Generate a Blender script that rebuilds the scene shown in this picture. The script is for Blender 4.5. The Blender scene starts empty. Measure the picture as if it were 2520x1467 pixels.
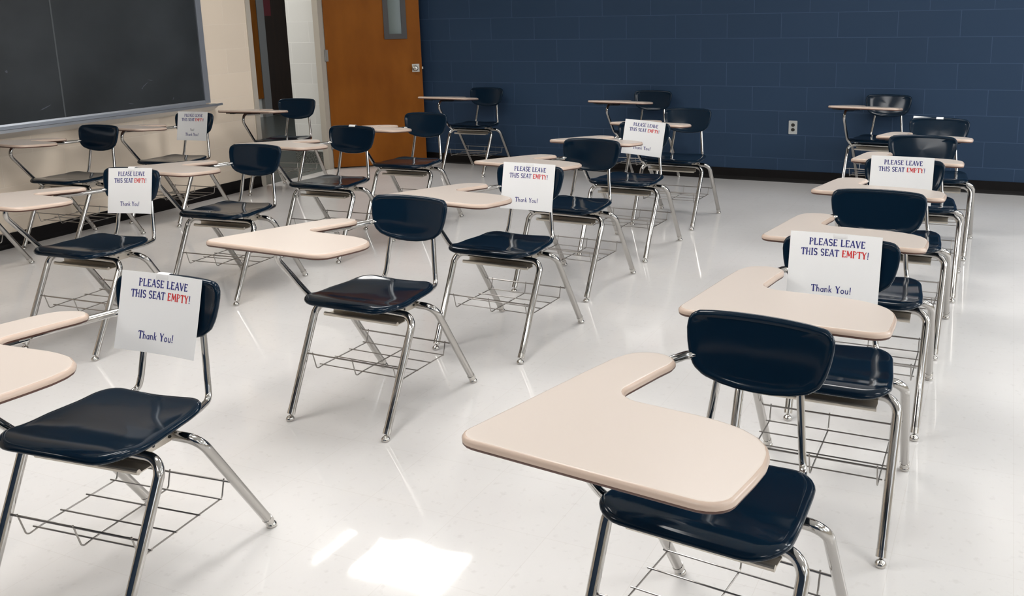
import bpy, bmesh, math, random
from mathutils import Vector, Matrix

C = bpy.context.scene.collection
SC = bpy.context.scene
PI = math.pi

# ------------------------------------------------------------------ camera
# room frame: corner of the chalkboard wall and the blue wall is the origin,
# +X runs along the blue wall, the room lies towards -Y.
CAMPOS = Vector((5.98816, -7.95556, 1.47759))
RIGHT = Vector((0.90818, 0.418107, -0.019912))
UP = Vector((-0.074468, 0.2082, 0.975247))
FWD = Vector((-0.411903, 0.884217, -0.220219))
cd = bpy.data.cameras.new('camera')
cam = bpy.data.objects.new('camera', cd)
C.objects.link(cam)
m = Matrix.Identity(4)
for i in range(3):
    m[i][0] = RIGHT[i]; m[i][1] = UP[i]; m[i][2] = -FWD[i]; m[i][3] = CAMPOS[i]
cam.matrix_world = m
cd.sensor_fit = 'HORIZONTAL'
cd.sensor_width = 36.0
cd.lens = 2305.506 / 2520.0 * 36.0
cd.shift_x = -145.07 / 2520.0
cd.shift_y = -187.0 / 2520.0
cd.clip_start = 0.05
SC.camera = cam

# ------------------------------------------------------------------ colour management
SC.view_settings.view_transform = 'Standard'
SC.view_settings.look = 'None'
SC.view_settings.gamma = 1.0
SC.view_settings.use_curve_mapping = False
SC.view_settings.exposure = 0.0

# ------------------------------------------------------------------ world (daylight outside)
w = bpy.data.worlds.new('daylight')
SC.world = w
w.use_nodes = True
wn = w.node_tree.nodes
wn['Background'].inputs[0].default_value = (0.80, 0.90, 1.0, 1)
wn['Background'].inputs[1].default_value = 1.5

# ------------------------------------------------------------------ room dimensions
RX = 8.7          # right wall
RY = -10.4        # back wall
RH = 2.75         # ceiling
WY = 0.03         # face of the blue wall
WT = 0.2
WL = 0.045       # thickness of the chalkboard wall at the doorway

# ------------------------------------------------------------------ lights
def area(name, loc, rot, sx, sy, power, col, spread=180.0):
    l = bpy.data.lights.new(name, 'AREA')
    l.shape = 'RECTANGLE'; l.size = sx; l.size_y = sy
    l.energy = power; l.color = col; l.spread = math.radians(spread)
    o = bpy.data.objects.new(name, l)
    C.objects.link(o)
    o.location = loc; o.rotation_euler = rot
    return o

# daylight entering through the windows of the right-hand wall and of the wall behind
WIN_R = [(-9.3, -7.9), (-7.2, -5.8), (-5.1, -3.7), (-3.0, -1.6)]
WZ0, WZ1 = 0.95, 2.35
P_WIN_R = [4.0, 7.0, 28.0, 62.0]
P_LAMP = 14.0
for (a, b), p_ in zip(WIN_R, P_WIN_R):
    area('window_daylight', (RX + 0.10, (a + b) / 2, (WZ0 + WZ1) / 2), (0, PI / 2, 0), WZ1 - WZ0, b - a, p_, (0.93, 0.97, 1.0))
TROF = [(1.85, -2.55), (4.9, -2.55), (7.7, -2.55), (2.55, -5.75), (3.5, -5.75), (4.45, -5.75), (7.7, -5.7), (1.85, -8.6), (4.9, -8.6), (7.7, -8.6)]  # rightmost fixture of the middle row is added to brighten the near right floor

# ------------------------------------------------------------------ materials
def mat(name, base=(0.8, 0.8, 0.8), rough=0.5, metal=0.0, coat=0.0, coat_rough=0.1, spec=0.5):
    m = bpy.data.materials.new(name); m.use_nodes = True
    b = m.node_tree.nodes['Principled BSDF']
    b.inputs['Base Color'].default_value = (*base, 1)
    b.inputs['Roughness'].default_value = rough
    b.inputs['Metallic'].default_value = metal
    b.inputs['Coat Weight'].default_value = coat
    b.inputs['Coat Roughness'].default_value = coat_rough
    b.inputs['Specular IOR Level'].default_value = spec
    return m

def N(m, t, **k):
    n = m.node_tree.nodes.new(t)
    for a, v in k.items(): setattr(n, a, v)
    return n

def L(m, a, b): m.node_tree.links.new(a, b)
def bsdf(m): return m.node_tree.nodes['Principled BSDF']

def noise_mix(m, c1, c2, scale=6.0, detail=4.0, lo=0.35, hi=0.65, stretch=(1, 1, 1), rough=None, rough_var=0.0, bump=0.0):
    tc = N(m, 'ShaderNodeTexCoord'); mp = N(m, 'ShaderNodeMapping'); nz = N(m, 'ShaderNodeTexNoise'); rp = N(m, 'ShaderNodeValToRGB')
    mp.inputs['Scale'].default_value = stretch
    nz.inputs['Scale'].default_value = scale; nz.inputs['Detail'].default_value = detail
    rp.color_ramp.elements[0].position = lo; rp.color_ramp.elements[1].position = hi
    rp.color_ramp.elements[0].color = (*c1, 1); rp.color_ramp.elements[1].color = (*c2, 1)
    L(m, tc.outputs['Object'], mp.inputs[0]); L(m, mp.outputs[0], nz.inputs['Vector']); L(m, nz.outputs['Fac'], rp.inputs[0])
    L(m, rp.outputs[0], bsdf(m).inputs['Base Color'])
    if rough is not None and rough_var:
        mr = N(m, 'ShaderNodeMapRange')
        mr.inputs['To Min'].default_value = rough - rough_var; mr.inputs['To Max'].default_value = rough + rough_var
        L(m, nz.outputs['Fac'], mr.inputs['Value']); L(m, mr.outputs[0], bsdf(m).inputs['Roughness'])
    if bump:
        bp = N(m, 'ShaderNodeBump'); bp.inputs['Strength'].default_value = bump; bp.inputs['Distance'].default_value = 0.002
        L(m, nz.outputs['Fac'], bp.inputs['Height']); L(m, bp.outputs[0], bsdf(m).inputs['Normal'])
    return nz, rp

def block_mat(name, base, mortar, horiz, phase, rough=0.55, spec=0.35, bw=0.4625, course=0.2032, mfac=0.35, bump=0.25):
    """painted concrete block; horiz: axis ('X' or 'Y') that runs along the wall"""
    m = mat(name, base, rough, spec=spec)
    tc = N(m, 'ShaderNodeTexCoord'); sp = N(m, 'ShaderNodeSeparateXYZ'); cb = N(m, 'ShaderNodeCombineXYZ')
    L(m, tc.outputs['Object'], sp.inputs[0])
    ad = N(m, 'ShaderNodeMath', operation='ADD'); ad.inputs[1].default_value = phase
    L(m, sp.outputs[horiz], ad.inputs[0]); L(m, ad.outputs[0], cb.inputs[0]); L(m, sp.outputs['Z'], cb.inputs[1])
    br = N(m, 'ShaderNodeTexBrick'); br.offset = 0.5; br.offset_frequency = 2; br.squash = 1.0
    br.inputs['Scale'].default_value = 1.0
    br.inputs['Mortar Size'].default_value = 0.004
    br.inputs['Mortar Smooth'].default_value = 0.6
    br.inputs['Brick Width'].default_value = bw
    br.inputs['Row Height'].default_value = course
    br.inputs['Bias'].default_value = -0.2
    br.inputs['Color1'].default_value = (*base, 1)
    br.inputs['Color2'].default_value = (*[c * 0.93 for c in base], 1)
    br.inputs['Mortar'].default_value = (*[a * (1 - mfac) + b * mfac for a, b in zip(base, mortar)], 1)
    L(m, cb.outputs[0], br.inputs['Vector'])
    L(m, br.outputs['Color'], bsdf(m).inputs['Base Color'])
    nz = N(m, 'ShaderNodeTexNoise'); nz.inputs['Scale'].default_value = 55.0; nz.inputs['Detail'].default_value = 5.0
    L(m, tc.outputs['Object'], nz.inputs['Vector'])
    mx = N(m, 'ShaderNodeMath', operation='MULTIPLY_ADD'); mx.inputs[1].default_value = 0.18
    iv = N(m, 'ShaderNodeMath', operation='SUBTRACT'); iv.inputs[0].default_value = 1.0
    L(m, br.outputs['Fac'], iv.inputs[1]); L(m, nz.outputs['Fac'], mx.inputs[0]); L(m, iv.outputs[0], mx.inputs[2])
    bp = N(m, 'ShaderNodeBump'); bp.inputs['Strength'].default_value = bump; bp.inputs['Distance'].default_value = 0.004
    L(m, mx.outputs[0], bp.inputs['Height']); L(m, bp.outputs[0], bsdf(m).inputs['Normal'])
    return m

M = {}
M['blue'] = block_mat('blue_block_paint', (0.023, 0.046, 0.088), (0.07, 0.11, 0.19), 'X', 0.1525, rough=0.5, spec=0.18)
M['cream'] = block_mat('cream_block_paint', (0.80, 0.685, 0.555), (0.84, 0.76, 0.66), 'Y', 0.05, rough=0.5, mfac=0.3)
M['hallwhite'] = block_mat('white_block_paint', (0.70, 0.71, 0.70), (0.85, 0.86, 0.86), 'X', 0.1, rough=0.45, mfac=0.6)
M['plainwall'] = mat('cream_paint', (0.66, 0.62, 0.55), 0.6)
M['base'] = mat('black_rubber', (0.005, 0.004, 0.004), 0.45, spec=0.2)
M['frame'] = mat('beige_frame_paint', (0.46, 0.42, 0.36), 0.4)
M['framegrey'] = mat('grey_frame_paint', (0.22, 0.21, 0.20), 0.4)
M['alu'] = mat('brushed_aluminium', (0.62, 0.63, 0.65), 0.32, 0.9)
M['alutrim'] = mat('aluminium_trim', (0.42, 0.45, 0.50), 0.4, 0.75)
M['chrome'] = mat('worn_chrome', (0.47, 0.455, 0.435), 0.08, 1.0)
M['wire'] = mat('dull_steel_wire', (0.38, 0.36, 0.34), 0.28, 1.0)
M['channel'] = mat('plated_steel_sheet', (0.60, 0.55, 0.48), 0.42, 0.85)
M['blackmetal'] = mat('black_bracket', (0.02, 0.02, 0.02), 0.4)
M['glide'] = mat('nickel_glide', (0.6, 0.58, 0.55), 0.14, 1.0)
M['navy'] = mat('navy_plastic', (0.0026, 0.0110, 0.0235), 0.10, 0.0, 0.0, 0.06, 0.21)
M['paper'] = mat('white_paper', (0.87, 0.87, 0.87), 0.8)
M['tape'] = mat('white_tape', (0.88, 0.88, 0.88), 0.45)
M['inkblue'] = mat('navy_ink', (0.028, 0.032, 0.19), 0.8)
M['inkred'] = mat('red_ink', (0.62, 0.035, 0.035), 0.8)
M['inkgrey'] = mat('grey_ink', (0.10, 0.11, 0.14), 0.8)
M['outletplate'] = mat('grey_outlet_plate', (0.42, 0.43, 0.42), 0.4)
M['socket'] = mat('brown_socket', (0.012, 0.010, 0.008), 0.4)
M['darkhole'] = mat('dark_slot', (0.004, 0.004, 0.004), 0.6)
M['brass'] = mat('satin_steel', (0.55, 0.53, 0.48), 0.25, 1.0)
M['glass'] = mat('grey_green_glass', (0.30, 0.36, 0.33), 0.05)
M['glassin'] = mat('wire_glass', (0.10, 0.13, 0.12), 0.08, 0.0, 0.0, 0.1, 0.8)
M['hallfloor'] = mat('grey_terrazzo', (0.10, 0.11, 0.105), 0.25)
noise_mix(M['hallfloor'], (0.07, 0.08, 0.075), (0.15, 0.16, 0.15), 60, 3, 0.4, 0.6)
M['terrazzo'] = mat('speckled_terrazzo', (0.1, 0.1, 0.1), 0.3)
noise_mix(M['terrazzo'], (0.045, 0.05, 0.045), (0.20, 0.21, 0.20), 95, 3, 0.42, 0.62)
M['halldoor'] = mat('dark_brown_wood', (0.035, 0.014, 0.006), 0.35)
noise_mix(M['halldoor'], (0.010, 0.003, 0.001), (0.020, 0.007, 0.003), 3, 5, 0.3, 0.7, (8, 8, 0.7))
M['sign'] = mat('maroon_sign', (0.12, 0.006, 0.012), 0.5)
M['ceiling'] = mat('ceiling_tile', (0.78, 0.78, 0.76), 0.8)

# honey-coloured flush wood door
M['doorwood'] = mat('honey_oak_veneer', (0.3, 0.13, 0.04), 0.45, 0, 0.0, 0.2, 0.12)
noise_mix(M['doorwood'], (0.190, 0.055, 0.004), (0.270, 0.088, 0.009), 2.2, 7, 0.3, 0.72, (2.0, 2.0, 0.8), bump=0.0)

# beige laminate with brown backing
M['laminate'] = mat('beige_laminate', (0.625, 0.550, 0.492), 0.30, 0, 0.0, 0.12, 0.4)
M['edging'] = mat('shaded_tan_edge_band', (0.56, 0.435, 0.355), 0.26, spec=0.4)  # slightly tan band, with the edge's shading painted into its colour
M['backing'] = mat('brown_backing', (0.085, 0.032, 0.020), 0.5)

# chalkboard with smears of chalk
cbm = mat('slate_chalkboard', (0.022, 0.024, 0.030), 0.42)
nz, rp = noise_mix(cbm, (0.013, 0.016, 0.018), (0.048, 0.055, 0.062), 1.3, 9, 0.32, 0.82, (1, 1, 1.2))
M['chalkboard'] = cbm
M['chalk'] = mat('chalk_dust', (0.10, 0.11, 0.13), 0.9)
M['seam'] = mat('board_seam', (0.07, 0.078, 0.085), 0.6)

# waxed vinyl floor tile
fm = mat('waxed_vinyl_tile', (0.74, 0.69, 0.65), 0.12, spec=0.42)
tc = N(fm, 'ShaderNodeTexCoord')
n1 = N(fm, 'ShaderNodeTexNoise'); n1.inputs['Scale'].default_value = 2.0; n1.inputs['Detail'].default_value = 5.0
n2 = N(fm, 'ShaderNodeTexNoise'); n2.inputs['Scale'].default_value = 38.0; n2.inputs['Detail'].default_value = 3.0
r1 = N(fm, 'ShaderNodeValToRGB')
r1.color_ramp.elements[0].position = 0.30; r1.color_ramp.elements[1].position = 0.70
r1.color_ramp.elements[0].color = (0.735, 0.715, 0.700, 1); r1.color_ramp.elements[1].color = (0.785, 0.768, 0.752, 1)
r2 = N(fm, 'ShaderNodeValToRGB')
r2.color_ramp.elements[0].position = 0.27; r2.color_ramp.elements[1].position = 0.40
r2.color_ramp.elements[0].color = (0.925, 0.92, 0.915, 1); r2.color_ramp.elements[1].color = (1, 1, 1, 1)
mx = N(fm, 'ShaderNodeMixRGB', blend_type='MULTIPLY'); mx.inputs[0].default_value = 1.0
L(fm, tc.outputs['Object'], n1.inputs['Vector']); L(fm, tc.outputs['Object'], n2.inputs['Vector'])
L(fm, n1.outputs['Fac'], r1.inputs[0]); L(fm, n2.outputs['Fac'], r2.inputs[0])
L(fm, r1.outputs[0], mx.inputs[1]); L(fm, r2.outputs[0], mx.inputs[2])
tb = N(fm, 'ShaderNodeTexBrick'); tb.offset = 0.0
tb.inputs['Scale'].default_value = 1.0; tb.inputs['Brick Width'].default_value = 0.305; tb.inputs['Row Height'].default_value = 0.305
tb.inputs['Mortar Size'].default_value = 0.0012; tb.inputs['Mortar Smooth'].default_value = 0.3
tb.inputs['Color1'].default_value = (1, 1, 1, 1); tb.inputs['Color2'].default_value = (0.985, 0.985, 0.985, 1); tb.inputs['Mortar'].default_value = (0.93, 0.92, 0.91, 1)
L(fm, tc.outputs['Object'], tb.inputs['Vector'])
mx2 = N(fm, 'ShaderNodeMixRGB', blend_type='MULTIPLY'); mx2.inputs[0].default_value = 1.0
L(fm, mx.outputs[0], mx2.inputs[1]); L(fm, tb.outputs['Color'], mx2.inputs[2])
L(fm, mx2.outputs[0], bsdf(fm).inputs['Base Color'])
n3 = N(fm, 'ShaderNodeTexNoise'); n3.inputs['Scale'].default_value = 1.1; n3.inputs['Detail'].default_value = 6.0
mr = N(fm, 'ShaderNodeMapRange'); mr.inputs['From Min'].default_value = 0.3; mr.inputs['From Max'].default_value = 0.7
mr.inputs['To Min'].default_value = 0.04; mr.inputs['To Max'].default_value = 0.11
L(fm, tc.outputs['Object'], n3.inputs['Vector']); L(fm, n3.outputs['Fac'], mr.inputs['Value']); L(fm, mr.outputs[0], bsdf(fm).inputs['Roughness'])
n4 = N(fm, 'ShaderNodeTexNoise'); n4.inputs['Scale'].default_value = 5.0; n4.inputs['Detail'].default_value = 3.0
bp = N(fm, 'ShaderNodeBump'); bp.inputs['Strength'].default_value = 0.10; bp.inputs['Distance'].default_value = 0.004
L(fm, tc.outputs['Object'], n4.inputs['Vector']); L(fm, n4.outputs['Fac'], bp.inputs['Height']); L(fm, bp.outputs[0], bsdf(fm).inputs['Normal'])
M['floor'] = fm

def emit(name, col, s):
    m = bpy.data.materials.new(name); m.use_nodes = True
    nt = m.node_tree; nt.nodes.clear()
    e = nt.nodes.new('ShaderNodeEmission'); o = nt.nodes.new('ShaderNodeOutputMaterial')
    e.inputs[0].default_value = (*col, 1); e.inputs[1].default_value = s
    nt.links.new(e.outputs[0], o.inputs[0])
    return m
M['lamp'] = emit('lit_diffuser', (1.0, 0.98, 0.955), 1.0 * P_LAMP)
M['sky'] = emit('bright_sky', (0.85, 0.93, 1.0), 4.0)

# ------------------------------------------------------------------ mesh helpers
class MB:
    def __init__(s): s.v = []; s.f = []; s.m = []
    def add(s, vs, fs, mi=0):
        o = len(s.v); s.v += [tuple(v) for v in vs]
        s.f += [[i + o for i in f] for f in fs]
        s.m += (mi if isinstance(mi, list) else [mi] * len(fs))
        return s
    def box(s, a, b, mi=0):
        x0, y0, z0 = a; x1, y1, z1 = b
        vs = [(x0, y0, z0), (x1, y0, z0), (x1, y1, z0), (x0, y1, z0), (x0, y0, z1), (x1, y0, z1), (x1, y1, z1), (x0, y1, z1)]
        return s.add(vs, [[0, 3, 2, 1], [4, 5, 6, 7], [0, 1, 5, 4], [1, 2, 6, 5], [2, 3, 7, 6], [3, 0, 4, 7]], mi)
    def prism(s, poly, axis, a, b, mi=0):
        """poly: 2-D outline (counter-clockwise) extruded along axis from a to b"""
        n = len(poly)
        def P(p, t):
            return {'X': (t, p[0], p[1]), 'Y': (p[0], t, p[1]), 'Z': (p[0], p[1], t)}[axis]
        vs = [P(p, a) for p in poly] + [P(p, b) for p in poly]
        fs = [[i, (i + 1) % n, n + (i + 1) % n, n + i] for i in range(n)]
        fs += [list(range(n))[::-1], list(range(n, 2 * n))]
        return s.add(vs, fs, mi)
    def tube(s, path, r, seg=14, mi=0, caps=True, flat=None):
        P = [Vector(p) for p in path]; n = len(P)
        T = []
        for i in range(n):
            t = (P[min(i + 1, n - 1)] - P[max(i - 1, 0)]); T.append(t.normalized())
        u = T[0].orthogonal().normalized(); vs = []; fs = []
        for i in range(n):
            u = (u - T[i] * u.dot(T[i])).normalized(); v = T[i].cross(u)
            rr = r[i] if isinstance(r, (list, tuple)) else r
            for k in range(seg):
                a = 2 * PI * k / seg
                vs.append(P[i] + (u * math.cos(a) + v * math.sin(a)) * rr)
        for i in range(n - 1):
            for k in range(seg):
                k2 = (k + 1) % seg
                fs.append([i * seg + k, i * seg + k2, (i + 1) * seg + k2, (i + 1) * seg + k])
        if caps:
            fs.append(list(range(seg))[::-1]); fs.append([(n - 1) * seg + k for k in range(seg)])
        return s.add(vs, fs, mi)
    def lathe(s, prof, centre, axis=(0, 0, 1), seg=18, mi=0):
        ax = Vector(axis).normalized(); u = ax.orthogonal().normalized(); v = ax.cross(u); c = Vector(centre)
        vs = []; fs = []; n = len(prof)
        for (r, h) in prof:
            for k in range(seg):
                a = 2 * PI * k / seg
                vs.append(c + ax * h + (u * math.cos(a) + v * math.sin(a)) * max(r, 1e-5))
        for i in range(n - 1):
            for k in range(seg):
                k2 = (k + 1) % seg
                fs.append([i * seg + k, i * seg + k2, (i + 1) * seg + k2, (i + 1) * seg + k])
        fs.append(list(range(seg))[::-1]); fs.append([(n - 1) * seg + k for k in range(seg)])
        return s.add(vs, fs, mi)
    def rings(s, rings, mi=0, close_first=True, close_last=True):
        n = len(rings[0]); vs = [p for r in rings for p in r]; fs = []; ml = []
        for i in range(len(rings) - 1):
            q = mi[i] if isinstance(mi, list) else mi
            for k in range(n):
                k2 = (k + 1) % n
                fs.append([i * n + k, i * n + k2, (i + 1) * n + k2, (i + 1) * n + k]); ml.append(q)
        if close_first:
            fs.append(list(range(n))[::-1]); ml.append(mi[0] if isinstance(mi, list) else mi)
        if close_last:
            fs.append([(len(rings) - 1) * n + k for k in range(n)]); ml.append(mi[-1] if isinstance(mi, list) else mi)
        return s.add(vs, fs, ml)
    def build(s, name, mats, parent=None, smooth=True, angle=40, loc=None):
        me = bpy.data.meshes.new(name)
        me.from_pydata(s.v, [], s.f)
        for k in (mats if isinstance(mats, (list, tuple)) else [mats]): me.materials.append(k)
        for p, i in zip(me.polygons, s.m): p.material_index = i
        bm = bmesh.new(); bm.from_mesh(me); bmesh.ops.recalc_face_normals(bm, faces=bm.faces); bm.to_mesh(me); bm.free()
        if smooth:
            me.polygons.foreach_set('use_smooth', [True] * len(me.polygons))
            me.set_sharp_from_angle(angle=math.radians(angle))
        me.update()
        o = bpy.data.objects.new(name, me); C.objects.link(o)
        if parent: o.parent = parent
        if loc: o.location = loc
        return o

def bend(pts, rad, n=7):
    """polyline with its inner corners rounded; rad: one radius or one per inner corner"""
    P = [Vector(p) for p in pts]; out = [P[0]]
    for i in range(1, len(P) - 1):
        r = rad[i - 1] if isinstance(rad, (list, tuple)) else rad
        a = (P[i - 1] - P[i]); b = (P[i + 1] - P[i])
        ang = a.angle(b); d = min(r / math.tan(ang / 2), a.length * 0.49, b.length * 0.49)
        r2 = d * math.tan(ang / 2)
        a.normalize(); b.normalize()
        p0 = P[i] + a * d; p1 = P[i] + b * d
        c = P[i] + (a + b).normalized() * (r2 / math.sin(ang / 2))
        va = p0 - c; vb = p1 - c; tot = va.angle(vb); ax = va.cross(vb).normalized()
        for k in range(n + 1):
            out.append(c + Matrix.Rotation(tot * k / n, 3, ax) @ va)
    out.append(P[-1])
    return out

def fillet2(pts, rad, n=7):
    """closed 2-D polygon with rounded corners"""
    N_ = len(pts); out = []
    for i in range(N_):
        p = Vector(pts[i]); a = Vector(pts[i - 1]) - p; b = Vector(pts[(i + 1) % N_]) - p
        r = rad[i] if isinstance(rad, (list, tuple)) else rad
        if r <= 0: out.append(p); continue
        ang = a.angle(b)
        if ang > PI - 0.02: out.append(p); continue
        d = min(r / math.tan(ang / 2), a.length * 0.48, b.length * 0.48); r2 = d * math.tan(ang / 2)
        a.normalize(); b.normalize(); p0 = p + a * d; p1 = p + b * d
        c = p + (a + b).normalized() * (r2 / math.sin(ang / 2))
        a0 = math.atan2(p0.y - c.y, p0.x - c.x); a1 = math.atan2(p1.y - c.y, p1.x - c.x)
        da = (a1 - a0 + PI) % (2 * PI) - PI
        for k in range(n + 1):
            t = a0 + da * k / n
            out.append(Vector((c.x + r2 * math.cos(t), c.y + r2 * math.sin(t))))
    return out

def resample(poly, n):
    P = [Vector(p) for p in poly]; P.append(P[0]); Ls = [0]
    for i in range(len(P) - 1): Ls.append(Ls[-1] + (P[i + 1] - P[i]).length)
    out = []; j = 0
    for k in range(n):
        t = Ls[-1] * k / n
        while Ls[j + 1] < t: j += 1
        f = (t - Ls[j]) / max(Ls[j + 1] - Ls[j], 1e-9)
        out.append(P[j].lerp(P[j + 1], f))
    return out

def normals2(poly):
    n = len(poly); out = []
    for i in range(n):
        t = poly[(i + 1) % n] - poly[i - 1]; t.normalize(); out.append(Vector((t.y, -t.x)))
    return out   # outward for counter-clockwise outlines

def ccw(poly):
    a = sum(poly[i - 1].x * poly[i].y - poly[i].x * poly[i - 1].y for i in range(len(poly)))
    return poly if a > 0 else poly[::-1]

def tag(o, label=None, cat=None, group=None, kind=None):
    if label: o['label'] = label
    if cat: o['category'] = cat
    if group: o['group'] = group
    if kind: o['kind'] = kind
    return o

def empty(name, loc=(0, 0, 0), rz=0.0):
    o = bpy.data.objects.new(name, None); C.objects.link(o)
    o.empty_display_size = 0.1
    o.location = loc; o.rotation_euler = (0, 0, rz)
    return o

def copy_tree(o, parent=None):
    c = o.copy(); C.objects.link(c); c.parent = parent
    for ch in list(o.children): copy_tree(ch, c)
    return c

def sbox(name, a, b, m, label=None, cat=None, parent=None, kind='structure'):
    o = MB().box(a, b).build(name, m, parent, smooth=False)
    if parent is None: tag(o, label, cat, kind=kind)
    return o

# ------------------------------------------------------------------ room shell
HX = -4.2   # far side of the corridor
sbox('floor', (0.0, RY - WT, -0.05), (RX + WT, WY, 0.0), M['floor'], 'glossy pale beige vinyl classroom floor', 'floor')
sbox('ceiling', (-0.0, RY - WT, RH), (RX + WT, WY, RH + 0.08), M['ceiling'], 'white classroom ceiling above the desks', 'ceiling')
sbox('wall_back', (0.0, WY, -0.05), (RX + WT, WY + WT, RH + 0.08), M['blue'], 'navy blue painted block wall behind the last desks', 'wall')
DY0, DY1, DH = -1.636, -0.632, 2.16   # doorway in the chalkboard wall (outer frame edges)
wl = MB()
wl.box((-WL, RY - WT, -0.05), (0, DY0, RH + 0.08)).box((-WL, DY1, -0.05), (0, WY + WT, RH + 0.08)).box((-WL, DY0, DH), (0, DY1, RH + 0.08))
tag(wl.build('wall_left', M['cream'], smooth=False), 'cream painted block wall carrying the chalkboard', 'wall', kind='structure')
# right wall and front wall with window openings
wr = MB(); ys = [RY - WT] + [q for p in WIN_R for q in p] + [WY]
for i in range(0, len(ys), 2): wr.box((RX, ys[i], 0), (RX + WT, ys[i + 1], RH))
for a, b in WIN_R: wr.box((RX, a, 0), (RX + WT, b, WZ0)).box((RX, a, WZ1), (RX + WT, b, RH))
tag(wr.build('wall_right', M['plainwall'], smooth=False), 'cream wall with windows outside the picture on the right', 'wall', kind='structure')
sbox('wall_front', (0.0, RY - WT, -0.05), (RX, RY, RH + 0.08), M['blue'], 'navy blue block wall behind the camera', 'wall')
def window(k, horiz, a, b):
    t = 0.05; mb = MB(); g = MB()
    def bar(u0, u1, z0, z1, d0=0.05, d1=0.09):
        if horiz == 'Y': mb.box((RX + d0, u0, z0), (RX + d1, u1, z1))
        else: mb.box((u0, RY - d1, z0), (u1, RY - d0, z1))
    bar(a, b, WZ0, WZ0 + t); bar(a, b, WZ1 - t, WZ1); bar(a, a + t, WZ0, WZ1); bar(b - t, b, WZ0, WZ1); bar((a + b) / 2 - .02, (a + b) / 2 + .02, WZ0, WZ1)
    tag(mb.build('window_%d' % k, M['framegrey'], smooth=False), 'grey framed window letting daylight into the room', 'window', kind='structure')
for k, (a, b) in enumerate(WIN_R): window(k + 1, 'Y', a, b)

# black rubber cove base
def cove(name, along, a, b, face, sgn, label):
    h, t = 0.10, 0.006
    prof = [(0, 0), (t + 0.012, 0), (t + 0.004, 0.012), (t, 0.03), (t, h), (0, h)]
    mb = MB()
    if along == 'X': mb.prism([(face - sgn * 0 + sgn * p[0], p[1]) for p in prof], 'X', a, b)
    else: mb.prism([(face + sgn * p[0], p[1]) for p in prof], 'Y', a, b)
    return tag(mb.build(name, M['base'], smooth=False), label, 'baseboard', kind='structure')
cove('baseboard_back', 'X', 0.0, RX, WY, -1, 'black rubber baseboard along the blue wall')
cove('baseboard_left', 'Y', RY, DY0, 0.0, 1, 'black rubber baseboard under the chalkboard')
cove('baseboard_corner', 'Y', DY1, WY, 0.0, 1, 'short black baseboard behind the open door')

# corridor seen through the doorway
sbox('floor_corridor', (HX - 0.3, DY0 - 1.6, -0.05), (0.0, 4.6, 0.0), M['hallfloor'], 'dark grey terrazzo corridor floor beyond the doorway', 'floor')
sbox('ceiling_corridor', (HX - 0.3, DY0 - 1.6, RH), (0.0, 4.6, RH + 0.08), M['ceiling'], 'corridor ceiling beyond the doorway', 'ceiling')
sbox('wall_corridor', (-0.600, -0.45, 0.0), (-WL, 0.25, RH), M['hallwhite'], 'white painted block wall just outside the doorway', 'wall')
sbox('baseboard_corridor', (-0.610, -0.462, 0.0), (-WL, -0.45, 0.13), M['terrazzo'], 'speckled terrazzo base under the white corridor wall', 'baseboard')
sbox('wall_corridor_far', (HX - 0.2, DY0 - 1.6, 0.0), (HX, 4.6, RH), M['plainwall'], 'far corridor wall beyond the dark door', 'wall')
sbox('wall_corridor_end', (HX, 4.5, 0.0), (0.0, 4.6, RH), M['plainwall'], 'end of the corridor', 'wall')
sbox('wall_corridor_start', (HX, DY0 - 1.6, 0.0), (-WL, DY0 - 1.5, RH), M['plainwall'], 'near end of the corridor', 'wall')

# steel door frame of the classroom doorway
fr = MB()
fw, f2w, fp = 0.052, 0.073, 0.010
fr.box((-WL - fp, DY0, 0), (fp, DY0 + fw, DH)).box((-WL - fp, DY1 - f2w, 0), (fp, DY1, DH)).box((-WL - fp, DY0 + fw, DH - fw), (fp, DY1 - f2w, DH))
tag(fr.build('trim_1', M['frame'], smooth=False), 'beige steel door frame around the classroom doorway', 'door frame', kind='structure')

# dark door across the corridor
d2 = MB(); d2.box((HX, 3.118, 0.01), (HX + 0.045, 4.45, 2.1))
tag(d2.build('door_2', M['halldoor'], smooth=False), 'dark brown wood door across the corridor', 'door', kind='structure')
f2 = MB(); f2.box((HX, 2.968, 0), (HX + 0.06, 3.115, 2.2))
tag(f2.build('trim_2', M['framegrey'], smooth=False), 'grey door frame beside the dark corridor door', 'door frame', kind='structure')
f3 = MB(); f3.box((HX, 2.72, 0.28), (HX + 0.05, 2.965, 2.2))
tag(f3.build('trim_3', M['doorwood'], smooth=False), 'narrow brown wood strip beside the grey corridor door frame', 'trim', kind='structure')
sg = MB(); sg.box((HX + 0.046, 3.10, 1.49), (HX + 0.052, 3.27, 1.95))
tag(sg.build('door_sign', M['sign'], smooth=False), 'maroon sign on the dark brown corridor door', 'sign')

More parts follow.
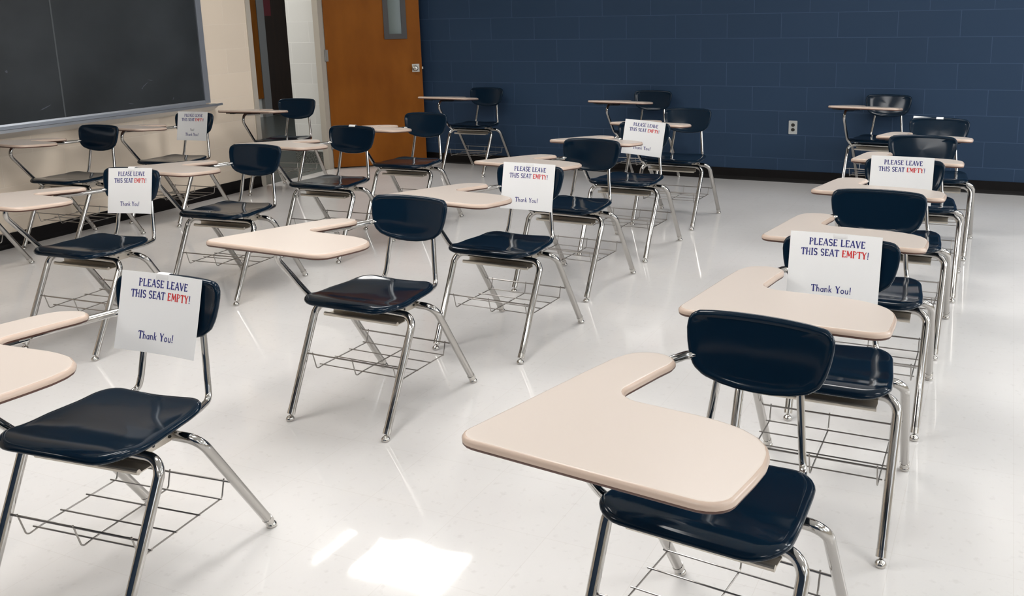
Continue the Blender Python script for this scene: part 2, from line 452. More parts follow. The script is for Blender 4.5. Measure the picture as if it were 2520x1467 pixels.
# open classroom door, hinged on the far jamb
DA = Vector((0.014, -0.645)); DB = Vector((0.739, -0.062))
dang = math.atan2(DB.y - DA.y, DB.x - DA.x)
door = empty('classroom_door', (DA.x, DA.y, 0), dang)
door.name = 'door_1'
tag(door, 'honey brown wood door standing open against the blue wall', 'door', kind='structure')
DW, DT = 0.915, 0.044
lf = MB()
gx0, gx1, gz0, gz1 = 0.612, 0.742, 1.285, 1.99
for (x0, x1, z0, z1) in [(0.006, gx0, 0.012, 2.1), (gx1, DW, 0.012, 2.1), (gx0, gx1, 0.012, gz0), (gx0, gx1, gz1, 2.1)]:
    lf.box((x0, 0, z0), (x1, DT, z1))
lf.build('door_leaf', M['doorwood'], door, smooth=False)
vf = MB()
o_ = 0.044
for (x0, x1, z0, z1) in [(gx0 - o_, gx0 + .004, gz0 - o_, gz1 + o_), (gx1 - .004, gx1 + o_, gz0 - o_, gz1 + o_), (gx0, gx1, gz0 - o_, gz0 + .004), (gx0, gx1, gz1 - .004, gz1 + o_)]:
    vf.box((x0, -0.012, z0), (x1, DT + 0.012, z1))
vfo = vf.build('vision_frame', mat('dark_grey_steel', (0.045, 0.042, 0.042), 0.45), door, smooth=False)
MB().box((gx0 + .004, 0.012, gz0 + .004), (gx1 - .004, 0.022, gz1 - .004)).build('glass_pane', M['glassin'], vfo, smooth=False)
lk = MB().box((0.818, -0.004, 0.918), (0.890, 0.0, 0.995)).build('lock_plate', M['brass'], door, smooth=False)
kn = MB()
kn.lathe([(0.022, 0), (0.020, 0.01), (0.010, 0.014), (0.010, 0.032), (0.020, 0.038), (0.027, 0.048), (0.027, 0.058), (0.020, 0.066), (0.0, 0.068)], (0.846, -0.004, 0.955), (0, -1, 0), 20)
ko = kn.build('door_knob', M['brass'], lk)
MB().box((0.8445, -0.0735, 0.951), (0.8475, -0.0718, 0.959)).build('keyhole', M['darkhole'], lk, smooth=False)
kb = MB().lathe([(0.022, 0), (0.020, 0.01), (0.010, 0.014), (0.010, 0.034), (0.020, 0.040), (0.026, 0.050), (0.024, 0.060), (0.0, 0.066)], (0.846, DT, 0.955), (0, 1, 0), 20)
kb.build('door_knob', M['brass'], door)
MB().box((DW, DT / 2 - .008, 0.943), (DW + .012, DT / 2 + .008, 0.967)).build('latch_bolt', M['brass'], door, smooth=False)
for hz in (0.25, 1.10, 1.95):
    hg = MB().lathe([(0.008, 0), (0.008, 0.115)], (0.0, -0.006, hz - .057), (0, 0, 1), 10); hg.box((0.0, -0.003, hz - .055), (0.026, 0.0, hz + .055))
    hg.build('hinge', M['framegrey'], door)

# chalkboard
cb = empty('chalkboard', (0.0, -4.4, 0.80))
tag(cb, 'long dark slate chalkboard with grey frame on the cream wall', 'chalkboard')
BY0, BY1, BZ0, BZ1 = -6.65, -2.205, 0.815, 2.03
def loc(o): o.location = (-cb.location.x, -cb.location.y, -cb.location.z); return o
loc(MB().box((0.0, BY0, BZ0), (0.014, BY1, BZ1)).build('board_panel', M['chalkboard'], cb, smooth=False))
loc(MB().box((0.014, -3.485, BZ0), (0.0152, -3.474, BZ1)).build('panel_seam', M['seam'], cb, smooth=False))
fb = MB()
fb.box((0.0, BY1, BZ0 - .02), (0.024, BY1 + 0.055, BZ1 + .04)).box((0.0, BY0 - .055, BZ0 - .02), (0.024, BY0, BZ1 + .04)).box((0.0, BY0, BZ1), (0.024, BY1, BZ1 + .04))
fb.prism([(0.0, BZ0 - 0.03), (0.026, BZ0 - 0.03), (0.026, BZ0 - 0.008), (0.018, BZ0 + 0.004), (0.0, BZ0 + 0.004)], 'Y', BY0 - .055, BY1)
loc(fb.build('board_frame', M['alutrim'], cb, smooth=False))
tr = MB()
tp = [(0.0, 0.785), (0.012, 0.785), (0.070, 0.779), (0.092, 0.779), (0.098, 0.790), (0.104, 0.790), (0.106, 0.772), (0.095, 0.764), (0.060, 0.742), (0.020, 0.728), (0.0, 0.725)]
tr.prism(tp, 'Y', BY0 - .055, -2.150)
# upswept end of the tray
e0 = [(p[0], -2.150, p[1]) for p in tp]; e1 = [(p[0] * (0.55 if p[1] < .77 else 1.0), -2.10, max(p[1], .762)) for p in tp]
tr.rings([e0, e1])
loc(tr.build('chalk_tray', M['alu'], cb, angle=30))
random.seed(5)
def smear(y, z, wy, wz, rot, n=9):
    P = []
    for k in range(n):
        a = 2 * PI * k / n; r = 0.55 + 0.45 * random.random()
        u, v = math.cos(a) * wy * r, math.sin(a) * wz * r
        P.append((y + u * math.cos(rot) - v * math.sin(rot), z + u * math.sin(rot) + v * math.cos(rot)))
    return P
for (y, z, wy, wz, rot) in [(-2.78, 0.985, .045, .004, .6), (-2.80, 0.97, .02, .006, .9), (-2.52, 0.862, .018, .004, 1.0), (-3.62, 0.90, .05, .004, .35), (-2.92, .86, .03, .003, -.2), (-3.86, 1.16, .012, .012, 0), (-2.72, 1.02, .03, .003, -.3)]:
    loc(MB().prism(smear(y, z, wy, wz, rot), 'X', 0.014, 0.0146).build('chalk_mark', M['chalk'], cb, smooth=False))

# wall outlet on the blue wall
ot = empty('wall_outlet', (4.365, WY, 0.473))
tag(ot, 'grey outlet plate with two dark sockets on the blue wall', 'outlet')
pl = fillet2([(-0.036, -0.057), (0.036, -0.057), (0.036, 0.057), (-0.036, 0.057)], 0.005, 4)
MB().prism([(p.x, p.y) for p in pl], 'Y', -0.005, 0.0).build('cover_plate', M['outletplate'], ot, smooth=False)
for s in (-1, 1):
    pl = [(0.017 * math.cos(a) * (1 if abs(math.cos(a)) < .8 else .95), s * 0.020 + 0.0145 * math.sin(a)) for a in [2 * PI * k / 20 for k in range(20)]]
    MB().prism(pl, 'Y', -0.0065, -0.0045).build('socket', M['socket'], ot, smooth=False)
MB().lathe([(0.003, 0), (0.003, 0.0015)], (0, -0.005, 0), (0, -1, 0), 10).build('screw', M['brass'], ot)

# ceiling lights (a lit recessed fixture is mirrored in the floor wax)
def trof(x, y):
    t = empty('ceiling_light', (x, y, RH), PI / 2 if y == -5.75 else 0.0); tag(t, 'recessed fluorescent ceiling light outside the picture', 'light', 'ceiling lights')
    f = MB(); a, b = 0.61, (0.23 if y == -5.75 else 0.305)
    for (x0, x1, y0, y1) in [(-a, a, -b, -b + .03), (-a, a, b - .03, b), (-a, -a + .03, -b, b), (a - .03, a, -b, b)]: f.box((x0, y0, -0.02), (x1, y1, 0))
    f.build('frame', M['plainwall'], t, smooth=False)
    MB().box((-a + .03, -b + .03, -0.012), (a - .03, b - .03, 0)).build('diffuser', M['lamp'], t, smooth=False)
    return t
for p in TROF: trof(*p)
for p in [(-1.5, -1.6)]:
    area('corridor_lamp', (p[0], p[1], RH - 0.05), (0, 0, 0), 1.1, 0.5, 45.0, (1.0, 0.97, 0.92))

# ------------------------------------------------------------------ tablet-arm desk
def tilt_z(y): return 0.704 + 0.0886 * y      # top of the writing surface

def make_desk():
    d = empty('tablet_arm_desk')
    # --- seat: moulded shell with raised rear sides, waterfall front and rolled rim
    out = ccw(resample(fillet2([(0.216, 0.205), (-0.216, 0.205), (-0.202, 0.02), (-0.180, -0.172), (0.180, -0.172), (0.202, 0.02)], [0.085, 0.085, 0.6, 0.075, 0.075, 0.6], 10), 84))
    nor = normals2(out)
    def zt(x, y):
        ex = min(1.15, abs(x) / 0.2)
        z = 0.449 + 0.008 * ex ** 3 * max(0.0, min(1.0, (0.17 - y) / 0.15))
        z += 0.013 * max(0.0, (-y - 0.06) / 0.1) ** 2 * (0.55 + 0.45 * ex)
        z += 0.013 * math.exp(-((y - 0.160) / 0.055) ** 2)
        return z
    R = []
    def ring(s, dz, inset=0.0, under=False):
        r = []
        for p, n in zip(out, nor):
            q = p * s - n * inset
            z = zt(q.x, q.y)
            r.append((q.x, q.y, z + dz))
        return r
    for s in (0.04, 0.25, 0.45, 0.62, 0.76): R.append(ring(s, 0))
    for ins, dz in ((0.030, 0.0), (0.020, 0.0005), (0.013, 0.0), (0.007, -0.0022), (0.0025, -0.0055), (0.0, -0.0100), (0.0005, -0.0140), (0.004, -0.0175), (0.010, -0.0185), (0.017, -0.016)): R.append(ring(1.0, dz, ins))
    for s in (0.76, 0.4, 0.04): R.append(ring(s, -0.013))
    MB().rings(R).build('seat', M['navy'], d, angle=60)
    # --- backrest
    bo = [(0.185, 0.732), (0.181, 0.700), (0.172, 0.664), (0.159, 0.638), (0.132, 0.618), (0.090, 0.605), (0.045, 0.598), (0.0, 0.596)]
    bo = bo + [(-x, z) for x, z in bo[-2::-1]]
    bo += [(-0.184, 0.752), (-0.176, 0.767), (-0.160, 0.776), (-0.12, 0.780), (-0.06, 0.7825), (0.0, 0.783), (0.06, 0.7825), (0.12, 0.780), (0.160, 0.776), (0.176, 0.767), (0.184, 0.752)]
    bo = [(x * 0.967, 0.69 + (z - 0.69) * 0.958 - 0.0046) for x, z in bo]
    bo = ccw(resample(bo, 84)); bn = normals2(bo); cz = 0.695
    def yb(x, z): return -0.232 - 0.2245 * (z - 0.60) + 0.378 * x * x
    BR = []
    def bring(s, dy, inset=0.0):
        r = []
        for p, n in zip(bo, bn):
            qx = p.x * s - n.x * inset; qz = cz + (p.y - cz) * s - n.y * inset
            r.append((qx, yb(qx, qz) + dy, qz))
        return r
    for s in (0.04, 0.35, 0.65, 0.82): BR.append(bring(s, 0.0055))
    for ins, dy in ((0.016, 0.0066), (0.011, 0.0082), (0.006, 0.0084), (0.002, 0.0058), (0.0, 0.0), (0.0015, -0.006), (0.005, -0.0085), (0.010, -0.0075)): BR.append(bring(1.0, dy, ins))
    for s in (0.82, 0.4, 0.04): BR.append(bring(s, -0.006))
    MB().rings(BR).build('backrest', M['navy'], d, angle=60)
    # --- legs with nickel glides
    zc = 0.405
    for sx in (1, -1):
        for kind in ('front', 'rear'):
            if kind == 'front':
                F = Vector((sx * 0.2185, 0.2775, 0.0)); top = Vector((sx * 0.224, 0.068, 0.402)); end = Vector((sx * 0.13, 0.068, zc)); rad = 0.062
            else:
                F = Vector((sx * 0.2225, -0.322, 0.0)); top = Vector((sx * 0.228, -0.060, 0.397)); end = Vector((sx * 0.142, -0.060, zc - .006)); rad = 0.085
            dv = (top - F).normalized(); st = F + dv * 0.034
            lg = MB().tube(bend([st, top, end], rad, 9), 0.0140, 18)
            lo = lg.build('leg', M['chrome'], d, angle=50)
            gl = MB()
            gl.tube([F + dv * 0.026, F + dv * 0.046], 0.0150, 16)
            c = F + dv * 0.034
            gl.tube([Vector((c.x, c.y, 0.012)), c], 0.006, 10)
            g0 = Vector((F.x + dv.x * .012, F.y + dv.y * .012, 0))
            gl.lathe([(0.010, 0.0), (0.0148, 0.002), (0.0160, 0.006), (0.0150, 0.011), (0.011, 0.016), (0.006, 0.019), (0.005, 0.021)], g0, (0, 0, 1), 18)
            gl.build('foot_glide', M['glide'], lo, angle=50)
    MB().tube([(-0.132, 0.068, zc), (0.132, 0.068, zc)], 0.0140, 16).build('crossbar', M['chrome'], d)
    ch = MB()
    ch.box((-0.166, 0.043, 0.367), (0.166, 0.046, 0.404)).box((-0.166, 0.043, 0.3665), (0.166, 0.094, 0.3695))
    ch.tube([(-0.168, 0.094, 0.3725), (0.168, 0.094, 0.3725)], 0.0075, 12)
    ch.build('seat_channel', M['channel'], d, smooth=False)
    for sx in (1, -1):
        br = MB().box((sx * 0.140 - .0025, -0.068, 0.388), (sx * 0.140 + .0025, 0.060, 0.437))
        bo_ = br.build('side_bracket', M['channel'], d, smooth=False)
        for yy in (-0.045, 0.012):
            MB().lathe([(0.0045, 0), (0.0045, 0.002), (0.001, 0.003)], (sx * 0.1425, yy, 0.402), (sx, 0, 0), 10).build('bolt', M['darkhole'], bo_)
    # --- backrest posts
    for sx in (1, -1):
        p = bend([(sx * 0.150, 0.040, 0.4275), (sx * 0.146, -0.150, 0.4275), (sx * 0.125, -0.226, 0.4285), (sx * 0.1175, -0.236, 0.47), (sx * 0.092, -0.2715, 0.685)], [0.15, 0.036, 0.1], 8)
        MB().tube(p, 0.0092, 14).build('backrest_post', M['chrome'], d)
    # --- writing surface
    tl = [(0.272, -0.075), (0.284, -0.02), (0.287, 0.10), (0.288, 0.30), (0.290, 0.540), (-0.230, 0.538), (-0.229, 0.40)]
    rd = [0.06, 0.0, 0.0, 0.0, 0.045, 0.05, 0.0]
    tl += [(-0.226, 0.345), (-0.216, 0.300), (-0.199, 0.265), (-0.172, 0.236), (-0.132, 0.212), (-0.085, 0.199), (-0.04, 0.194), (0.03, 0.194), (0.155, 0.194), (0.150, 0.0), (0.146, -0.055)]
    rd += [0, 0, 0, 0, 0, 0, 0, 0, 0.075, 0, 0]
    tl += [(0.152, -0.088), (0.172, -0.113), (0.205, -0.124), (0.240, -0.112), (0.262, -0.093)]
    rd += [0, 0, 0, 0, 0]
    def ty_(y):
        k = max(0.0, min(1.0, (y + 0.1) / 0.6)); return y - 0.0126 * (1 - k) + 0.011 * k
    tl = [(x * 0.9813 - 0.0087, ty_(y)) for x, y in tl]
    ol = ccw(resample(fillet2(tl, rd, 9), 150)); on = normals2(ol)
    TR = []; th = 0.020; rr = 0.010
    prof = [(rr, 0.0)]
    for k in range(1, 6):
        a = PI / 2 * k / 5
        prof.append((rr * (1 - math.sin(a)), -rr + rr * math.cos(a)))
    prof += [(0.0002, -0.0135), (0.0008, -0.0165), (0.0025, -0.0192), (0.0060, -0.0200)]
    prof = [(rr + .004, 0.0)] + prof
    for ins, dz in prof:
        TR.append([(p.x - n.x * ins, p.y - n.y * ins, tilt_z(p.y - n.y * ins) + 0.0083 * (p.x - 0.05) + dz) for p, n in zip(ol, on)])
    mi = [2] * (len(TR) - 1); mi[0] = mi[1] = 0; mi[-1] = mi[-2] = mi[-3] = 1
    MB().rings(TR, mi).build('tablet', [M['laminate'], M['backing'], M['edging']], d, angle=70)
    # --- support tube from the frame up and back under the surface
    def tz(y, off): return tilt_z(y) - 0.020 - off
    sp = bend([(0.196, 0.080, 0.400), (0.222, 0.118, 0.452), (0.212, 0.330, tz(.33, .018)), (0.215, 0.03, tz(.03, .018))], [0.08, 0.045], 9)
    MB().tube(sp, 0.0112, 16).build('tablet_support', M['chrome'], d)
    ap = bend([(0.212, 0.02, tz(.02, .013)), (0.206, -0.135, tz(-.135, .013)), (0.170, -0.232, 0.660), (0.096, -0.268, 0.655)], [0.05, 0.04], 9)
    MB().tube(ap, [0.011] * len(ap), 14).build('arm_rod', M['chrome'], d)
    bk = MB()
    for yy in (0.40, 0.12):
        bk.box((0.155 if yy < .2 else 0.10, yy - .018, tz(yy, .007)), (0.27, yy + .018, tz(yy, -.001)))
    bk.box((0.195, 0.36, tz(.40, .0105)), (0.235, 0.42, tz(.40, .0035)))
    bk.build('mounting_plate', M['blackmetal'], d, smooth=False)
    # --- wire book basket
    wr_ = 0.0023; bk = MB()
    zb = 0.167
    bk.tube([(-0.2185, 0.158, 0.228), (0.2185, 0.158, 0.228)], 0.0031, 8)
    bk.tube([(-0.2225, -0.178, 0.213), (0.2225, -0.178, 0.213)], 0.0031, 8)
    for k in range(4):
        y = 0.112 - 0.088 * k
        bk.tube([(-0.196, y, zb + wr_ * 1.8), (0.196, y, zb + wr_ * 1.8)], wr_, 8)
    for x in (-0.186, 0.0, 0.186):
        bk.tube(bend([(x, 0.160, 0.234), (x, 0.142, zb - .004), (x, 0.10, zb), (x, -0.165, zb), (x, -0.180, 0.219)], [0.014, 0.03, 0.012], 6), wr_, 8)
    bk.build('book_basket', M['wire'], d)
    return d

DESKS = [
 ('A1', 5.4792, -6.1489, 186.06, 'nearest tablet-arm desk in lower right corner, no sign, large writing tablet'),
 ('A2', 5.5556, -5.2957, 179.96, 'tablet-arm desk directly behind the nearest one, wearing a large white sign'),
 ('A3', 5.5676, -4.4690, 180.00, 'third tablet-arm desk of the right column, bare backrest between two signed desks'),
 ('A4', 5.5775, -3.6390, 180.89, 'fourth tablet-arm desk of the right column, white sign with lower half hidden'),
 ('A5', 5.5941, -2.7811, 179.31, 'fifth tablet-arm desk of the right column, bare backrest just behind a signed desk'),
 ('A6', 5.6157, -1.9069, 181.03, 'sixth tablet-arm desk of the right column, paper sticking up behind its backrest'),
 ('A7', 5.1145, -0.330, 185.69, 'tablet-arm desk against blue wall right of the outlet, three glints on backrest'),
 ('C1', 3.8646, -5.1761, 180.88, 'centre tablet-arm desk without a sign, whole black seat and basket in view'),
 ('B1', 3.9663, -4.3308, 181.97, 'tablet-arm desk just right behind the centre one, wearing a white sign'),
 ('B2', 3.8843, -3.4255, 183.09, 'bare-backed tablet-arm desk in middle column between two signed desks'),
 ('B3', 3.8926, -2.5887, 182.10, 'tablet-arm desk in middle column with a tilted white sign, front of blue wall'),
 ('B4', 3.9007, -1.7029, 181.62, 'last bare tablet-arm desk of middle column, right behind the tilted sign'),
 ('B5', 3.139, -0.330, 181.75, 'tablet-arm desk against blue wall, seat hidden by the tilted sign'),
 ('L5', 1.460, -0.335, 179.38, 'tablet-arm desk against blue wall just right of the open door'),
 ('L4', 2.1685, -2.4554, 177.81, 'tablet-arm desk in front of the open door, bare bluish backrest'),
 ('L3', 2.1371, -3.2794, 178.41, 'tablet-arm desk with a bit of white tape on its dark backrest'),
 ('L2', 2.1580, -4.1717, 176.06, 'bare tablet-arm desk behind the signed desk of the second column from the left'),
 ('L1', 3.9115, -6.3901, 174.16, 'nearest tablet-arm desk at lower left with a sign, tablet cut by picture edge'),
 ('K1', 2.1617, -5.0221, 177.09, 'signed tablet-arm desk left of centre, right behind the nearest left desk'),
 ('K2', 0.3639, -2.8887, 174.48, 'tablet-arm desk with a sign under the right end of the chalkboard'),
 ('K3', 0.3340, -3.7206, 175.98, 'bare tablet-arm desk under the chalkboard near the left picture edge'),
 ('K4', 0.3918, -1.7208, 167.93, 'bare tablet-arm desk standing in front of the open doorway'),
 ('P',  0.3200, -4.5600, 176.50, 'desk mostly cut off by the left picture edge, one rear leg showing'),
]
proto = make_desk()
POS = {}
for i, (k, x, y, deg, lab) in enumerate(DESKS):
    o = proto if i == 0 else copy_tree(proto)
    o.location = (x, y, 0); o.rotation_euler = (0, 0, -math.radians(deg))
    tag(o, lab, 'desk', 'tablet arm desks in rows')
    POS[k] = (x, y, math.radians(deg))

# ------------------------------------------------------------------ paper signs
# hand-drawn display lettering; unit = cap height, strokes (points, width)
T_, t_ = 0.19, 0.105
def arc(cx, cy, rx, ry, a0, a1, n=8):
    return [(cx + rx * math.cos(math.radians(a0 + (a1 - a0) * k / n)), cy + ry * math.sin(math.radians(a0 + (a1 - a0) * k / n))) for k in range(n + 1)]
GL = {
 'P': (0.62, [([(0.12, 0), (0.12, 1.0)], T_), (arc(0.20, 0.74, 0.32, 0.24, 90, -95), t_), ([(0.0, 0.99), (0.22, 0.99)], t_), ([(0.02, 0.02), (0.24, 0.02)], t_)]),
 'L': (0.62, [([(0.12, 0), (0.12, 1.0)], T_), ([(0.05, 0.05), (0.55, 0.05)], t_), ([(0.53, 0.0), (0.55, 0.2)], t_), ([(0.0, 0.97), (0.24, 0.97)], t_)]),
 'E': (0.62, [([(0.12, 0), (0.12, 1.0)], T_), ([(0.05, 0.05), (0.52, 0.05)], t_), ([(0.05, 0.95), (0.52, 0.95)], t_), ([(0.12, 0.52), (0.42, 0.52)], t_), ([(0.52, 0.0), (0.53, 0.18)], t_), ([(0.51, 0.80), (0.52, 1.0)], t_)]),
 'A': (0.74, [([(0.05, 0.0), (0.36, 1.0)], t_), ([(0.36, 1.0), (0.66, 0.0)], T_), ([(0.17, 0.34), (0.56, 0.34)], t_), ([(0.0, 0.02), (0.14, 0.02)], t_)]),
 'S': (0.60, [(arc(0.28, 0.74, 0.22, 0.24, 35, 270) + arc(0.28, 0.26, 0.23, 0.24, 90, -145), 0.15), ([(0.45, 0.80), (0.47, 0.98)], t_)]),
 'V': (0.72, [([(0.05, 1.0), (0.36, 0.0)], T_), ([(0.36, 0.0), (0.64, 1.0)], t_), ([(0.0, 0.98), (0.16, 0.98)], t_)]),
 'T': (0.68, [([(0.33, 0), (0.33, 1.0)], T_), ([(0.02, 0.95), (0.64, 0.95)], t_), ([(0.02, 0.80), (0.03, 0.98)], t_), ([(0.63, 0.80), (0.64, 0.98)], t_), ([(0.22, 0.02), (0.44, 0.02)], t_)]),
 'H': (0.74, [([(0.12, 0), (0.12, 1.0)], T_), ([(0.58, 0), (0.58, 1.0)], t_), ([(0.12, 0.5), (0.58, 0.5)], t_), ([(0.0, 0.98), (0.24, 0.98)], t_), ([(0.50, 0.02), (0.68, 0.02)], t_)]),
 'I': (0.34, [([(0.15, 0), (0.15, 1.0)], T_), ([(0.03, 0.98), (0.28, 0.98)], t_), ([(0.03, 0.02), (0.28, 0.02)], t_)]),
 'M': (0.88, [([(0.08, 0), (0.12, 1.0)], t_), ([(0.12, 1.0), (0.40, 0.25)], T_), ([(0.40, 0.25), (0.70, 1.0)], t_), ([(0.70, 1.0), (0.74, 0)], T_)]),
 'Y': (0.68, [([(0.04, 1.0), (0.32, 0.45)], T_), ([(0.32, 0.45), (0.60, 1.0)], t_), ([(0.32, 0.48), (0.32, 0.0)], T_), ([(0.22, 0.02), (0.44, 0.02)], t_)]),
 '!': (0.30, [([(0.14, 0.30), (0.16, 1.0)], 0.13), ([(0.13, 0.02), (0.13, 0.14)], 0.14)]),
 'h': (0.52, [([(0.08, 0), (0.08, 1.0)], 0.14), (arc(0.24, 0.32, 0.16, 0.22, 180, 0) + [(0.40, 0.0)], 0.10)]),
 'a': (0.52, [(arc(0.23, 0.26, 0.18, 0.25, 0, 360, 12), 0.10), ([(0.42, 0.54), (0.42, 0.0)], 0.13)]),
 'n': (0.54, [([(0.08, 0), (0.08, 0.56)], 0.14), (arc(0.25, 0.32, 0.16, 0.22, 180, 0) + [(0.41, 0.0)], 0.10)]),
 'k': (0.52, [([(0.08, 0), (0.08, 1.0)], 0.14), ([(0.40, 0.58), (0.10, 0.26)], 0.09), ([(0.18, 0.34), (0.42, 0.0)], 0.12)]),
 'o': (0.54, [(arc(0.25, 0.27, 0.20, 0.26, 0, 360, 14), 0.12)]),
 'u': (0.54, [([(0.08, 0.56), (0.08, 0.24)] + arc(0.25, 0.22, 0.17, 0.20, 180, 360) + [(0.42, 0.24), (0.42, 0.56)], 0.11), ([(0.42, 0.30), (0.42, 0.0)], 0.11)]),
 'l': (0.24, [([(0.08, 0), (0.08, 1.0)], 0.14)]),
 ' ': (0.34, []),
}
def text_quads(txt, gap=0.07):
    x = 0; out = []
    for c in txt:
        wd, st = GL[c]
        for pts, wth in st: out.append(([(x + p[0], p[1]) for p in pts], wth))
        x += wd + gap
    return x - gap, out

def sheet_fn(curl, rock, sag):
    """maps sheet coordinates (u across, v up from the top edge, both metres) to (x, dy, z)"""
    def f(u, v, lift=0.0):
        y = curl * (u / 0.14) ** 2 + sag * (-v / 0.216) ** 1.5
        return (u * math.cos(rock) - v * math.sin(rock), y + lift, u * math.sin(rock) + v * math.cos(rock))
    return f

PWD, PHT = 0.279, 0.216
def make_sign(desk, name_label, du=0.0, rock=0.0, curl=0.0072, sag=0.0, lean=0.0, top=0.779, tape_u=0.0, extra=None, front=True, size=1.0):
    x, y, t = POS[desk]
    s = empty('paper_sign')
    # local frame of the sign = local frame of the desk
    s.location = (x, y, 0); s.rotation_euler = (0, 0, -t)
    tag(s, name_label, 'sign', 'paper signs taped to desks')
    # sheet hangs in front of the backrest; u runs to the sitter's left so that text reads correctly
    f0 = sheet_fn(curl, rock, sag)
    ybase = -0.2610 if front else -0.290
    slope = 0.2245
    def f(u, v, lift=0.0):
        X, dy, Z = f0(u, v, 0.0)
        return (du - X, ybase - slope * Z * (1 + lean) + dy + lift + 0.75 * 0.0 * X * X, top + Z)
    nu, nv = 12, 8
    vs = []; fs = []
    for side in (0, 1):
        for j in range(nv + 1):
            for i in range(nu + 1):
                vs.append(f(-PWD / 2 + PWD * i / nu, -PHT * j / nv, -0.0003 * side))
    W1 = (nu + 1); B0 = W1 * (nv + 1)
    for j in range(nv):
        for i in range(nu):
            a = j * W1 + i
            fs.append([a, a + W1, a + W1 + 1, a + 1]); fs.append([B0 + a, B0 + a + 1, B0 + a + W1 + 1, B0 + a + W1])
    def edge(a, b): fs.append([a, b, B0 + b, B0 + a])
    for i in range(nu): edge(i, i + 1); edge(nv * W1 + i + 1, nv * W1 + i)
    for j in range(nv): edge((j + 1) * W1, j * W1); edge(j * W1 + nu, (j + 1) * W1 + nu)
    MB().add(vs, fs).build('sheet', M['paper'], s, angle=60)
    def lettering(nm, lines, material):
        mb = MB()
        for (strokes, x0, v0, h) in lines:
            for pts, wth in strokes:
                P = [Vector((x0 + p[0] * h, v0 + p[1] * h)) for p in pts]; hw = wth * h / 2
                for a, b in zip(P[:-1], P[1:]):
                    dv = (b - a)
                    if dv.length < 1e-6: continue
                    dv.normalize(); n = Vector((-dv.y, dv.x)) * hw
                    a2 = a - dv * hw * 0.3; b2 = b + dv * hw * 0.3
                    q = [a2 + n, b2 + n, b2 - n, a2 - n]
                    vs = [f(p.x, p.y, 0.0005) for p in q] + [f(p.x, p.y, 0.0002) for p in q]
                    mb.add(vs, [[0, 1, 2, 3], [7, 6, 5, 4], [0, 4, 5, 1], [1, 5, 6, 2], [2, 6, 7, 3], [3, 7, 4, 0]])
        return mb.build(nm, material, s, smooth=False)
    if front:
        h = 0.0205
        w1, s1 = text_quads('PLEASE LEAVE'); k1 = 0.170 / (w1 * h)
        w2a, s2a = text_quads('THIS SEAT '); w2b, s2b = text_quads('EMPTY'); w2c, s2c = text_quads('!')
        w2 = w2a + 0.07 + w2b + 0.07 + w2c; k2 = 0.206 / (w2 * h)
        def sx(st, k, off=0.0): return [([((p[0] + off) * k, p[1]) for p in pts], wth) for pts, wth in st]
        xa = -0.103
        lettering('blue_lettering', [(sx(s1, k1), -0.080, -0.0385, h), (sx(s2a, k2), xa, -0.0700, h), (sx(s2c, k2, w2a + w2b + .14), xa, -0.0700, h)], M['inkblue'])
        lettering('red_lettering', [(sx(s2b, k2, w2a + .07), xa, -0.0700, h)], M['inkred'])
        w3, s3 = text_quads('Thank You!'); k3 = 0.122 / (w3 * h)
        lettering('thanks_lettering', [(sx(s3, k3), -0.064, -0.1805, h)], M['inkblue'])
        if extra:
            we, se = text_quads(extra); lettering('small_lettering', [(sx(se, 0.9), -we * h * .45, -0.1440, h * 0.85)], M['inkgrey'])
    # strip of white tape folded over the top of the backrest
    tw = 0.021
    yt = -0.232 - 0.2245 * (0.775 - 0.60)
    zt_ = 0.7735
    a = f(-tape_u, -0.014, 0.0009); prof = []
    if front:
        prof = [(a[1], a[2]), (f(-tape_u, -0.001, 0.0012)[1], f(-tape_u, -0.001)[2]), (yt + 0.008, zt_ + 0.0022), (yt, zt_ + 0.0035), (yt - 0.008, zt_ + 0.0015), (yt - 0.0125, zt_ - 0.012), (yt - 0.010, zt_ - 0.03)]
    else:
        prof = [(yt + 0.0125, zt_ - 0.008), (yt + 0.009, zt_ + 0.0015), (yt, zt_ + 0.0040), (yt - 0.010, zt_ + 0.003), (yt - 0.016, zt_ - 0.01), (yt - 0.020, zt_ - 0.03)]
    cx = du + tape_u; vs = []; fs = []
    for (py, pz) in prof: vs += [(cx - tw, py, pz), (cx + tw, py, pz)]
    for (py, pz) in prof: vs += [(cx - tw, py - 0.0002, pz - 0.0006), (cx + tw, py - 0.0002, pz - 0.0006)]
    n = len(prof)
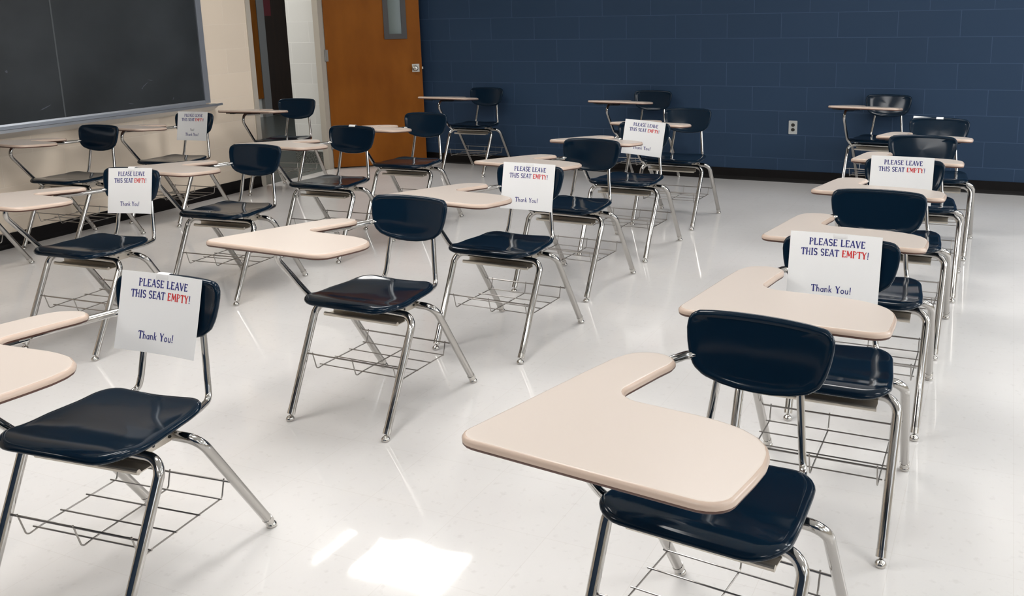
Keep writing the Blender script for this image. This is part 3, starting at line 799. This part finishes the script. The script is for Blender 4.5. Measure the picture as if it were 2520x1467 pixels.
    for i in range(n - 1):
        fs.append([2 * i, 2 * i + 1, 2 * i + 3, 2 * i + 2]); o2 = 2 * n; fs.append([o2 + 2 * i + 2, o2 + 2 * i + 3, o2 + 2 * i + 1, o2 + 2 * i])
        fs.append([2 * i, 2 * i + 2, o2 + 2 * i + 2, o2 + 2 * i]); fs.append([2 * i + 1, o2 + 2 * i + 1, o2 + 2 * i + 3, 2 * i + 3])
    fs.append([0, 2 * n, 2 * n + 1, 1]); fs.append([2 * n - 2, 2 * n - 1, 4 * n - 1, 4 * n - 2])
    MB().add(vs, fs).build('tape_strip', M['tape'], s, angle=60)
    return s

make_sign('L1', 'white sign on nearest desk at lower left, curled at its lower edge', du=0.016, rock=-0.03, sag=0.012, tape_u=0.004, top=0.776)
make_sign('A2', 'white sign on second desk of right column, foot hidden by the tablet', du=0.016, rock=0.0, tape_u=-0.014, top=0.783)
make_sign('A4', 'white sign in right column, its thanks line hidden behind the desk in front', du=0.010, top=0.782)
make_sign('B1', 'white sign just right of the centre desk', du=0.004, top=0.779)
make_sign('B3', 'white sign hung tilted, crossed by a tablet tip before the blue wall', du=-0.008, rock=-0.065, top=0.781)
make_sign('K1', 'white sign left of centre on the desk behind the nearest left one', du=0.004, rock=0.045, top=0.773)
make_sign('K2', 'small far white sign under the chalkboard with an extra line of writing', du=0.010, top=0.778, extra='You!')
make_sign('A6', 'white sheet hung behind a right column backrest, only its top edge showing', du=0.02, rock=-0.065, top=0.770, tape_u=-0.02, front=False)
# a lone strip of tape on another backrest
x, y, t = POS['L3']
tp = MB(); yt = -0.232 - 0.2245 * 0.174; pr = [(yt + 0.0125, 0.768), (yt + 0.008, 0.7768), (yt, 0.7788), (yt - 0.008, 0.7765), (yt - 0.0125, 0.764)]
pr2 = [(a - (0.0006 if i > 2 else -0.0002), b - 0.0007) for i, (a, b) in enumerate(pr)]
tp.prism(pr + pr2[::-1], 'X', -0.022, 0.028)
to = tp.build('tape_strip', M['tape'])
to.location = (x, y, 0); to.rotation_euler = (0, 0, -t)
tag(to, 'lone strip of white tape on top of a dark backrest near the door', 'tape')
